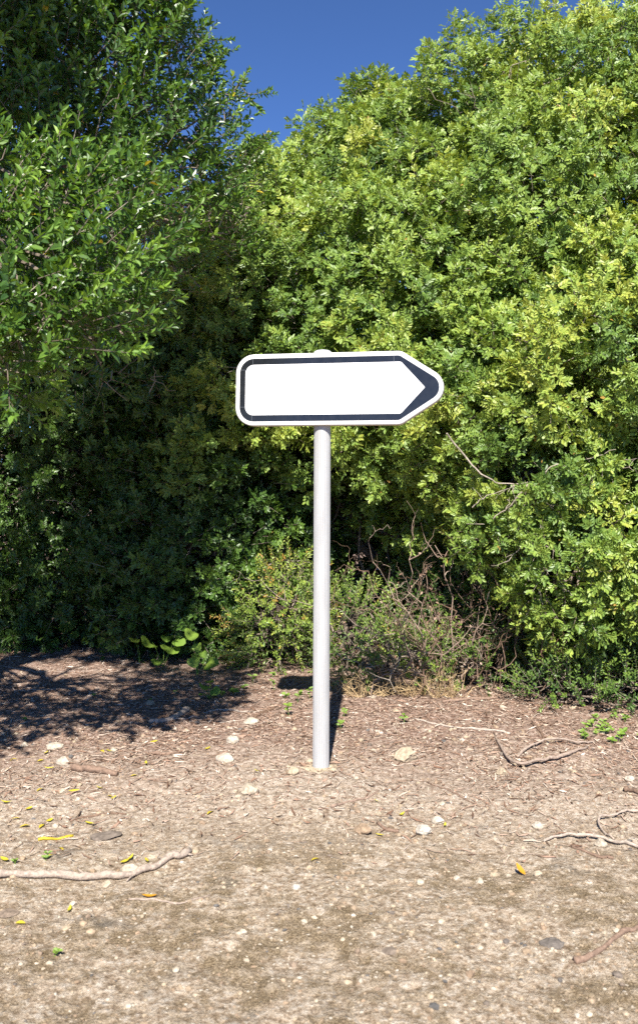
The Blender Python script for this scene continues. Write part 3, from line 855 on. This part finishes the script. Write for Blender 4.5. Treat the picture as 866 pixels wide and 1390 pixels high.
def gravel(n):
    T = [rock_template(40 + k, 1) for k in range(6)]
    x = rng.uniform(-2.6, 2.6, n); y = rng.uniform(2.0, 6.8, n)
    dens = np.clip(0.55 + 0.9 * vnoise(x * 2.1, y * 2.1, 31) + 0.5 * vnoise(x * 6, y * 6, 32), 0.05, 1) * np.where(y > 5.4, 0.3, 1)
    k = rng.random(n) < dens; x, y = x[k], y[k]; n = len(x)
    s = np.exp(rng.normal(math.log(0.0042), 0.6, n)).clip(0.0025, 0.020); a = rng.uniform(0, 6.28, n)
    mb = MB(); w = rng.integers(0, 6, n); z = gz(x, y); tn = np.clip(rng.normal(0.42, 0.24, n), 0, 1)
    for t, (V, Fc) in enumerate(T):
        i = np.nonzero(w == t)[0]; c, q = np.cos(a[i]), np.sin(a[i])
        vx = V[None, :, 0] * c[:, None] - V[None, :, 1] * q[:, None]; vy = V[None, :, 0] * q[:, None] + V[None, :, 1] * c[:, None]
        vz = np.broadcast_to(V[None, :, 2], vx.shape)
        W = np.stack([vx, vy, vz], -1) * s[i][:, None, None] + np.stack([x[i], y[i], z[i] + s[i] * 0.05], -1)[:, None]
        mb.add(W.reshape(-1, 3), None, (np.arange(len(i))[:, None, None] * len(V) + Fc[None]).reshape(-1, 3), 0, np.repeat(tn[i], len(V)))
    tag(mb.build('gravel', M['stone']), 'fine pale gravel scattered over the soil', None, None, 'stuff')


gravel(34000)

# ------------------------------------------------------------------ stones one can point at
ROCKS = []
for k in range(7):
    V, Fc = rock_template(70 + k, 3); mb = MB(); mb.add(V, None, Fc, 0, 0.6); ROCKS.append((V, Fc))


def stone(px, row, wpx, label, tint=0.75, group=None, k=None, sq=1.0, sink=0.25):
    p = G(px, row); w = wpx * p[1] / F / 2
    k = rng.integers(0, len(ROCKS)) if k is None else k
    V, Fc = ROCKS[k]; a = rng.uniform(-.6, .6)
    R = np.array([[math.cos(a), -math.sin(a), 0], [math.sin(a), math.cos(a), 0], [0, 0, 1]])
    mb = MB(); mb.add((V * np.array([1, 1, sq])) @ R.T * w, None, Fc, 0, tint)
    o = mb.build('stone', M['stone'])
    o.location = (p[0], p[1], float(gz(p[0], p[1])) + w * sq * (0.6 - sink))
    return tag(o, label, 'stone', group)


stone(575, 1129, 25, 'smooth rounded white stone right of the post foot, the whitest there', 1.0, k=0)
stone(306, 1036, 28, 'flat pale stone on the litter left of the post', 0.9, k=1, sq=.7)
stone(339, 1078, 26, 'wedge shaped buff stone leaning over in front of the post on its left', 0.72, k=2)
stone(552, 1032, 34, 'broad yellowish stone on the litter right of the post', 0.62, k=3)
stone(316, 1011, 18, 'upright pale stone behind the flat pale stone', 0.9, k=4)
stone(341, 981, 22, 'low pale stone beside the pale straight twig behind the post', 0.85, k=5, sq=.6)
stone(177, 1179, 26, 'knobbly buff stone touching the long grey stick', 0.8, k=6)
stone(86, 1039, 20, 'cream stone left of the thick bark stick', 0.9, k=1)
stone(492, 1128, 26, 'reddish brown stone right in front of the post', 0.33, k=2, sq=.7)
stone(682, 1002 + 48, 18, 'tan block of stone below the forked grey root', 0.6, k=3)
stone(75, 1015, 26, 'pale flat stone at the edge of the tree shadow', 0.85, k=4, sq=.5)
stone(398, 1054, 17, 'yellowish stone touching the left of the mortar footing', 0.6, k=5)
stone(594, 1114, 18, 'pale stone just behind the smooth white one', 0.9, k=6)
stone(855, 1056, 15, 'cream stone near the right edge by the short dark root', 0.95, k=0)
stone(729, 1118, 16, 'round cream stone behind the long pale root at right', 0.95, k=1)
stone(815, 1147, 18, 'grey white stone under the long pale root at right', 0.8, k=2)
stone(147, 1235 - 35, 16, 'tan stone just below the long grey stick', 0.65, k=3)
stone(402, 1209, 12, 'small bright white chip alone in the middle of the trodden soil', 1.0, k=4)
stone(748, 1277, 34, 'dark grey stone low at the right in the trodden soil', 0.05, k=5, sq=.35, sink=.4)
stone(145, 1132, 44, 'flat dark grey slab among yellow leaves behind the long grey stick', 0.1, k=6, sq=.25, sink=.4)
stone(12, 1240, 30, 'flat grey slab near the lower left corner', 0.16, k=2, sq=.25, sink=.4)
stone(530, 1292, 28, 'dark half buried stone at the bottom middle', 0.12, k=1, sq=.3, sink=.4)
sm = 'small pale pebble lying loose on the sunlit soil'
for q in range(46):
    px = rng.uniform(0, 866); row = rng.uniform(985, 1385) if q < 34 else rng.uniform(945, 1040)
    stone(px, row, rng.uniform(6, 13), sm, rng.uniform(0.5, 0.9), 'small pale pebbles on the soil')

# ------------------------------------------------------------------ fallen yellow leaves
def fallen_leaf_mesh(L, W, tint, curl):
    n = 7; t = np.linspace(0, 1, n); w = W * np.sin(np.pi * np.clip(t * 0.94 + 0.04, 0, 1)) ** 0.8 / 2
    z = curl * L * (t - 0.5) ** 2 * 2
    v = np.concatenate([np.stack([w, t * L - L / 2, z + w * .35], -1), np.stack([0 * t, t * L - L / 2, z], -1), np.stack([-w, t * L - L / 2, z + w * .35], -1)])
    q = [[r * n + i, r * n + i + 1, (r + 1) * n + i + 1, (r + 1) * n + i] for r in (0, 1) for i in range(n - 1)]
    mb = MB(); mb.add(v, q, None, 0, tint); return mb.mesh('fallen_leaf', [M['yellow_leaf']], True)


YL = [fallen_leaf_mesh(0.042, 0.015, 0.8, .2), fallen_leaf_mesh(0.036, 0.015, 0.6, -.15), fallen_leaf_mesh(0.045, 0.013, 0.95, .3), fallen_leaf_mesh(0.045, 0.017, 0.1, .25)]


def fallen(px, row, label, k, ang, group=None, tilt=0.0, s=1.0):
    p = G(px, row)
    o = bpy.data.objects.new('fallen_leaf', YL[k]); COL.objects.link(o)
    o.location = (p[0], p[1], float(gz(p[0], p[1])) + 0.007 + abs(math.sin(tilt)) * .02 * s); o.rotation_euler = (tilt, rng.uniform(-.3, .3), math.radians(ang)); o.scale = (s, s, s)
    tag(o, label, 'leaf', group)


fallen(706, 1184, 'orange and yellow leaf lying alone at right on the trodden soil', 3, 25, tilt=.5, s=1.2)
fallen(203, 1216, 'orange leaf lying below the tip of the long grey stick', 3, 85, s=1.15)
fallen(95, 1231, 'narrow yellow leaf pointing straight at the viewer, lower left', 2, 3, s=1.0)
fallen(122, 1117, 'broad bright yellow leaf beside the flat dark slab', 0, 60, s=1.2)
fallen(428, 1168, 'yellow leaf by itself in front of the post', 1, 120)
yl = 'small plain yellow leaf among the many strewn on the soil at the left'
for px, row in [(20, 1034), (64, 1026), (54, 1035), (68, 1047), (197, 1041), (138, 1023), (282, 1021), (10, 1092), (38, 1100), (57, 1076), (33, 1119), (83, 1150), (170, 1167), (178, 1162),
                (198, 1163), (134, 1073), (147, 1083), (154, 1087), (184, 1058), (348, 1054), (286, 1104), (66, 1114), (20, 1112), (58, 1120), (30, 1253), (5, 1168), (210, 1010), (150, 1024), (100, 1077), (67, 1164)]:
    fallen(px + rng.uniform(-2, 2), row, yl, int(rng.integers(0, 3)), rng.uniform(0, 180), 'yellow leaves scattered on the left', s=rng.uniform(.85, 1.2))
yr = 'small yellow leaf among the few strewn right of the post'
for px, row in [(545, 1104), (512, 1089), (515, 1132), (604, 1118)]:
    fallen(px, row, yr, int(rng.integers(0, 3)), rng.uniform(0, 180), 'yellow leaves on the right', s=.85)

# ------------------------------------------------------------------ sticks and roots on the ground
def stick(name, pts, r0, r1, label, cat, tint=0.8, lift=0.6, mat='dead_wood', hump=0.0, forks=()):
    g = np.array([G(*p) for p in pts]); line = smooth_line(g, 6); n = len(line)
    k1 = rng.uniform(0, 99); line[:, 1] += 1.6 * r0 * vnoise(np.arange(n) * .4 + k1, np.full(n, k1), 7) + rng.normal(0, r0 * .08, n)
    k0 = rng.uniform(0, 99); rad = np.linspace(r0, r1, n) * (1 + 0.55 * vnoise(np.arange(n) * .45 + k0, np.full(n, k0), 6) + 0.05 * rng.normal(size=n))
    t = np.linspace(0, 1, n)
    line[:, 2] = gz(line[:, 0], line[:, 1]) + rad * lift + hump * np.sin(t * math.pi)
    mb = MB(); tube(mb, line, rad, 8, 0, tint)
    for (ti, px, row, rr) in forks:
        a = line[int(ti * (n - 1))]; e = G(px, row); e[2] = gz(e[0], e[1]) + rr
        tube(mb, wiggle(a, e, 6, .08), np.linspace(rr, rr * .5, 6), 6, 0, tint)
    o = mb.build(name, M[mat], smooth=True)
    tag(o, label, cat)


stick('fallen_stick', [(-30, 1194), (0, 1192), (50, 1188), (100, 1189), (150, 1190), (185, 1183), (215, 1172), (240, 1163), (258, 1157)], .0145, .012,
      'long grey weathered stick lying in from the left edge', 'stick', 0.85, 1.1,
      forks=((.42, 106, 1178, .006), (.66, 172, 1194, .005), (.8, 214, 1160, .005), (.97, 262, 1160, .006)))
stick('fallen_stick', [(100, 1047), (118, 1050), (140, 1054), (160, 1056)], .017, .015, 'short thick brown bark stick at the left', 'stick', 0.35, .8)
stick('fallen_stick', [(96, 1112), (115, 1106), (140, 1103), (172, 1103)], .005, .004, 'thin curved brown twig above the flat dark slab', 'twig', 0.25)
stick('fallen_stalk', [(52, 1139), (75, 1136), (100, 1131)], .008, .005, 'yellow dried stalk left of the flat dark slab', 'stalk', 0.5, .7, 'yellow_leaf')
stick('fallen_stick', [(203, 981), (222, 979), (238, 975), (256, 965)], .013, .020, 'broken pale branch end at the edge of the tree shadow', 'stick', 0.9, .7, forks=((.55, 272, 975, .006),))
stick('fallen_stick', [(280, 966), (310, 964), (335, 965), (356, 963)], .006, .004, 'pale straight twig left of the post near the weeds', 'twig', 1.0)
stick('fallen_stick', [(208, 1027), (232, 1029), (250, 1024)], .010, .006, 'brown gnarled twig behind the thick bark stick', 'twig', 0.4)
stick('fallen_stick', [(345, 975), (362, 966), (375, 960)], .008, .005, 'dark crooked twig close behind the post at left', 'twig', 0.15)
stick('surface_root', [(672, 1003), (680, 1018), (691, 1033), (703, 1041), (725, 1038), (748, 1033), (770, 1027), (796, 1016)], .007, .009,
      'grey curved root like a hook at the right', 'root', 0.7, .9, hump=.02)
stick('surface_root', [(702, 1026), (714, 1019), (735, 1013), (760, 1011), (785, 1013), (808, 1008)], .007, .005,
      'grey root arching just behind the hooked root', 'root', 0.75, .9, hump=.02)
stick('fallen_stick', [(562, 977), (590, 984), (620, 990), (660, 996), (692, 1000)], .005, .0065, 'long straight pale stick behind the post at right', 'stick', 1.0, .8)
stick('fallen_stick', [(722, 986), (732, 996), (740, 1008)], .008, .005, 'short dark twig between pale stick and hooked root', 'twig', 0.2)
stick('surface_root', [(738, 1142), (748, 1138), (775, 1135), (805, 1137), (835, 1143), (880, 1154)], .0055, .007,
      'long pale root running out at the right edge', 'root', 0.95, .9, hump=.012)
stick('surface_root', [(872, 1101), (850, 1104), (830, 1109), (815, 1113), (812, 1120), (820, 1130), (833, 1137)], .0055, .004,
      'pale looped root above the long pale root', 'root', 0.85, .9, hump=.015)
stick('fallen_stick', [(775, 1150), (795, 1157), (815, 1164), (832, 1166)], .005, .006, 'thin dark twig below the long pale root', 'twig', 0.3)
stick('surface_root', [(846, 1073), (858, 1076), (885, 1090)], .010, .008, 'dark stub of root at the right edge', 'root', 0.3, .9)
stick('fallen_stick', [(450, 1099), (475, 1090), (500, 1083), (514, 1076)], .007, .004, 'thin root lying right in front of the post', 'root', 0.55)
stick('fallen_stick', [(512, 1115), (525, 1124), (541, 1127)], .007, .008, 'short curved brown twig beside the reddish stone', 'twig', 0.35)
stick('fallen_stick', [(175, 1217), (210, 1219), (245, 1226), (285, 1216)], .004, .003, 'fine pale twig lying below the long grey stick', 'twig', 0.8)
stick('fallen_stick', [(575, 1060), (610, 1075), (640, 1090), (660, 1101)], .004, .003, 'fine brown twig in the litter below the hooked root', 'twig', 0.4)
stick('fallen_stick', [(780, 1306), (815, 1288), (845, 1268), (880, 1255)], .010, .008, 'dull brown stick at the lower right corner', 'stick', 0.4)
stick('fallen_stick', [(0, 905), (60, 912), (140, 909)], .005, .004, 'thin stick lying in the tree shadow at far left', 'twig', 0.7)
stick('fallen_stick', [(20, 935), (70, 932), (118, 930)], .006, .004, 'pale stick lying in the tree shadow below the far left one', 'twig', 0.8)
stick('fallen_stick', [(600, 955), (650, 950), (690, 945), (735, 935)], .009, .006, 'brown branch lying along the foot of the right bush', 'stick', 0.5, 1.0)
tw = 'fine brown twig lying loose in the leaf litter'
for q in range(46):
    px = rng.uniform(0, 866); row = rng.uniform(930, 1090); a = rng.uniform(-.5, .5); ln = rng.uniform(10, 30)
    pts = [(px - ln * math.cos(a), row - ln * .4 * math.sin(a)), (px, row + rng.uniform(-3, 3)), (px + ln * math.cos(a), row + ln * .4 * math.sin(a))]
    stick('fallen_twig', pts, rng.uniform(.0022, .004), .0015, tw, 'twig', rng.uniform(.2, 1.0))
    COL.objects[-1]['group'] = 'fine twigs in the litter'

# ------------------------------------------------------------------ weeds and seedlings
def round_leaf(S, tint):
    n = 14; an = np.linspace(0, 2 * math.pi, n, endpoint=False)
    r = S * (0.52 + 0.05 * np.cos(3 * an) + 0.02 * rng.normal(size=n)); r = r * (1 - 0.35 * np.exp(-((an - 1.5 * math.pi) / 0.35) ** 2))
    v = np.stack([r * np.cos(an), r * np.sin(an) + S * .45, 0.10 * S * np.cos(2 * an) + 0.05 * S * rng.normal(size=n) * .5], -1)
    v = np.concatenate([v, [[0, S * .45, -0.03 * S]]])
    j = np.arange(n); return v, np.stack([np.full(n, n), j, (j + 1) % n], -1)


def weed(base, leaves, label, group=None):
    """base (px,row) on the ground; leaves: list of (px,row,size px) of each round leaf"""
    b = G(*base); b[2] = gz(b[0], b[1])
    th = empty('broadleaf_weed', b, label, 'weed', group)
    for px, row, s in leaves:
        Y = b[1] - rng.uniform(-.06, .12); c = P(px, row, Y); c[2] = max(c[2], float(gz(c[0], c[1])) + .015); S = s * Y / F
        v, t = round_leaf(S, .5)
        d = norm(np.array([c[0] - b[0], c[1] - b[1], 0.0]) + np.array([0, -0.12, -.05]) + .04 * rng.normal(size=3))
        R = basis(d, np.array([rng.normal(0, .3), -0.75, 0.8]))
        mb = MB(); mb.add((v - np.array([0, S * .45, 0])) @ R.T + c, None, t, 0, rng.uniform(0, 1)); mb.build('leaf', M['weed_leaf'], th, smooth=True)
        st = MB(); tube(st, wiggle(b, c - R[:, 1] * S * .4, 6, .06, 0.1), np.linspace(.003, .002, 6), 5, 0, .7); st.build('stalk', M['weed_leaf'], th)


weed((222, 905), [(203, 873, 26), (233, 880, 26), (215, 898, 17), (243, 871, 18), (226, 866, 14)], 'round leaved weed with two large leaves in the tree shadow')
weed((268, 915), [(260, 861, 20), (264, 898, 18), (286, 901, 21), (268, 878, 14), (276, 888, 13)], 'round leaved weed climbing just right of the large leaved one')
weed((190, 900), [(180, 850, 14), (183, 868, 16)], 'round leaved weed with two small leaves left of the large leaved one')
weed((55, 880), [(48, 868, 17), (60, 850, 20), (72, 872, 18), (90, 850, 20), (40, 840, 18), (100, 862, 14), (20, 845, 18)], 'round leaved weed patch at far left in deep shade')
weed((285, 948), [(278, 932, 15), (292, 938, 15), (285, 925, 12), (275, 942, 10)], 'sunlit round leaved weed at the shadow edge')


def seedling(px, row, label, group=None, s=1.0, h=0.05, n=5):
    b = G(px, row); b[2] = gz(b[0], b[1])
    th = empty('seedling', b, label, 'seedling', group)
    mb = MB(); st = MB()
    top = b + np.array([rng.normal(0, .008), rng.normal(0, .008), h])
    tube(st, wiggle(b - np.array([0, 0, .01]), top, 4, .05), np.linspace(.0018, .0012, 4), 4, 0, .6)
    for i in range(n):
        an = i * 2.4 + rng.uniform(-.5, .5); t = rng.uniform(.4, 1)
        d = np.array([math.cos(an), math.sin(an), rng.uniform(.1, .7)])
        v = leaf_verts(.034 * s * rng.uniform(.7, 1.2), .024 * s * rng.uniform(.7, 1.1))
        mb.add(v @ basis(d, np.array([0, -.4, 1.0])).T + b + (top - b) * t, LEAF_Q, None, 0, rng.uniform(.3, 1))
    st.build('stem', M['weed_leaf'], th); mb.build('leaf', M['weed_leaf'], th)


sl = 'tiny bright green seedling on the sunlit litter beside the post'
for px, row in [(318, 941), (330, 932), (343, 926), (370, 918), (373, 935), (385, 945), (404, 953), (392, 973), (421, 950), (452, 934), (466, 975), (463, 990), (548, 983), (303, 945)]:
    seedling(px, row, sl, 'seedlings near the post', rng.uniform(.8, 1.2), rng.uniform(.03, .08), int(rng.integers(4, 8)))
se = 'small pale green seedling at the right edge before the bush'
for q in range(18):
    seedling(rng.uniform(790, 870), rng.uniform(978, 1010), se, 'seedlings at the right edge', rng.uniform(.6, 1.0), rng.uniform(.02, .05), int(rng.integers(4, 7)))
sg = 'small green seedling among the yellow leaves at the left'
for px, row in [(20, 1172), (62, 1168), (72, 1293), (128, 945), (35, 980), (205, 950), (240, 940), (68, 1160)]:
    seedling(px, row, sg, 'seedlings at the left', .55, rng.uniform(.01, .02), 5)

# ------------------------------------------------------------------ dead brush under the boughs
db = empty('dead_brush', (0.85, 6.55, float(gz(.85, 6.55))), 'tangle of dead bare brown branches under the drooping boughs', 'dead brush')


def dead_branch(a, b, r, depth=0, tint=None, mb=None):
    mb = mb or MB(); tint = rng.uniform(.05, .75) if tint is None else tint
    n = 9; line = wiggle(a, b, n, .16); L = np.linalg.norm(np.asarray(b) - a)
    tube(mb, line, np.linspace(r, r * .35, n), 5, 0, tint)
    if depth < 2:
        for k in range(rng.integers(3, 6) if depth == 0 else rng.integers(1, 4)):
            i = rng.integers(2, n); d = norm(norm(np.asarray(b) - a) + .9 * rng.normal(size=3))
            dead_branch(line[i], line[i] + d * L * rng.uniform(.2, .45), r * .5, depth + 1, np.clip(tint + rng.normal(0, .1), 0, 1), mb)
    return mb


root = np.array((0.9, 6.75, 0.0))
vis = [((560, 905), (500, 735), 6.5), ((600, 900), (452, 815), 6.6), ((580, 890), (555, 760), 6.35), ((610, 900), (590, 740), 6.4), ((640, 900), (660, 780), 6.3),
       ((560, 900), (570, 790), 6.2), ((700, 900), (680, 800), 6.2), ((620, 905), (700, 850), 6.2), ((560, 900), (620, 830), 6.1), ((590, 905), (540, 840), 6.15),
       ((650, 905), (610, 770), 6.5), ((560, 920), (480, 880), 6.25), ((700, 905), (740, 800), 6.1), ((640, 900), (560, 790), 6.5), ((660, 900), (720, 780), 6.4),
       ((500, 920), (640, 850), 6.15), ((590, 900), (500, 775), 6.45), ((600, 900), (640, 745), 6.6), ((580, 915), (520, 800), 6.3), ((600, 915), (580, 820), 6.25), ((640, 915), (600, 850), 6.3), ((620, 910), (660, 830), 6.3), ((560, 915), (505, 850), 6.3), ((660, 915), (700, 830), 6.3)]
for (a, b, Y) in vis:
    A = P(a[0], a[1], Y + .1); A[2] = max(A[2] - .2, 0.0)
    dead_branch(A - np.array([0, .25, 0]), P(b[0], b[1], Y - .25), rng.uniform(.0035, .007)).build('branch', M['dead_wood'], db)
for q in range(34):
    A = P(rng.uniform(500, 720), rng.uniform(840, 930), rng.uniform(5.9, 6.8)); A[2] = max(A[2], .01)
    B = A + np.array([rng.normal(0, .3), rng.normal(0, .15), rng.uniform(.05, .5)])
    dead_branch(A, B, rng.uniform(.002, .004)).build('branch', M['dead_wood'], db)
# withered leaves still hanging in it
wl = MB(); n = 420
c = np.stack([rng.normal(.85, .30, n), rng.normal(6.35, .2, n), np.abs(rng.normal(.35, .22, n)) + .02], -1)
put = basis(norm(rng.normal(size=(n, 3))), norm(rng.normal(size=(n, 3))))
V = leaf_verts(.026, .013); W = np.einsum('nij,vj->nvi', put, V) + c[:, None]
wl.add(W.reshape(-1, 3), (np.arange(n)[:, None, None] * 6 + LEAF_Q[None]).reshape(-1, 4), None, 0, np.repeat(rng.uniform(0.1, .8, n), 6))
wl.build('withered_leaf', M['litter'], db)['kind'] = 'stuff'

# dry straw coloured tuft right of the post
dt = empty('dry_tuft', (0.42, 6.15, float(gz(.42, 6.15))), 'straw coloured dry wiry tuft at the foot of the low scruffy bush', 'dry plant')
for s in range(9):
    mb = MB(); o = np.array((0.16 + .085 * s, 6.02 + rng.normal(0, .06), 0.0))
    for k in range(26):
        e = o + np.array([rng.normal(0, .11), rng.normal(0, .08), rng.uniform(.05, .24)])
        tube(mb, wiggle(o + rng.normal(0, .02, 3) * np.array([1, 1, 0]), e, 6, .25), np.linspace(.0018, .0008, 6), 3, 0, rng.uniform(0, 1))
    mb.build('stem', M['straw'], dt)

# bare stems inside the hollow behind the post
hs = empty('bare_stems', (0.35, 7.6, 0), 'cluster of bare upright stems in the dark hollow behind the post', 'shrub')
for q in range(16):
    x = rng.uniform(-.35, 1.1); a = np.array((x, rng.uniform(7.2, 7.8), -.03)); b = a + np.array([rng.normal(0, .3), rng.normal(.1, .2), rng.uniform(1.2, 1.9)])
    mb = MB(); tube(mb, wiggle(a, b, 9, .1), np.linspace(.016, .007, 9), 6, 0, rng.uniform(.2, .7)); mb.build('stem', M['bark'], hs, smooth=True)

# ------------------------------------------------------------------ light
ELEV, AZ = 45.5, 3.9                                  # sun behind the viewer, a little to the left
w = bpy.data.worlds.new('World'); SC.world = w; w.use_nodes = True
nt = w.node_tree; bg = nt.nodes['Background']
sky = nt.nodes.new('ShaderNodeTexSky'); sky.sky_type = 'NISHITA'; sky.sun_disc = False
sky.sun_elevation = math.radians(ELEV); sky.sun_rotation = math.radians(180 + AZ)
sky.altitude = 600; sky.air_density = 0.37; sky.dust_density = 0.0; sky.ozone_density = 10.0
nt.links.new(sky.outputs[0], bg.inputs[0]); bg.inputs[1].default_value = 0.112
sun = bpy.data.lights.new('sun', 'SUN'); sun.energy = 4.8; sun.angle = math.radians(0.53); sun.color = (1.0, 0.95, 0.87)
so = bpy.data.objects.new('sun', sun); COL.objects.link(so)
from mathutils import Vector
dirv = Vector((math.sin(math.radians(AZ)) * math.cos(math.radians(ELEV)), math.cos(math.radians(AZ)) * math.cos(math.radians(ELEV)), -math.sin(math.radians(ELEV))))
so.rotation_euler = dirv.to_track_quat('-Z', 'Y').to_euler(); so.location = (-2, -10, 12)

# ------------------------------------------------------------------ camera
cam = bpy.data.cameras.new('camera'); co = bpy.data.objects.new('camera', cam); COL.objects.link(co)
co.location = (0, 0, HC); co.rotation_euler = (math.pi / 2, 0, 0)
cam.sensor_fit = 'VERTICAL'; cam.sensor_height = 36.0; cam.lens = 36.0 * F / 1390.0
cam.shift_y = (HY - 695) / 1390.0
cam.clip_end = 2000; cam.clip_start = 0.05
cam.dof.use_dof = True; cam.dof.focus_distance = 5.2; cam.dof.aperture_fstop = 4.0
SC.camera = co

SC.view_settings.view_transform = 'Standard'; SC.view_settings.look = 'None'
SC.view_settings.gamma = 1.0; SC.view_settings.exposure = 1.32; SC.view_settings.use_curve_mapping = False
cy_ = SC.cycles
cy_.max_bounces = 7; cy_.diffuse_bounces = 2; cy_.glossy_bounces = 2; cy_.transmission_bounces = 3; cy_.transparent_max_bounces = 4
cy_.use_denoising = False
cy_.caustics_reflective = False; cy_.caustics_refractive = False
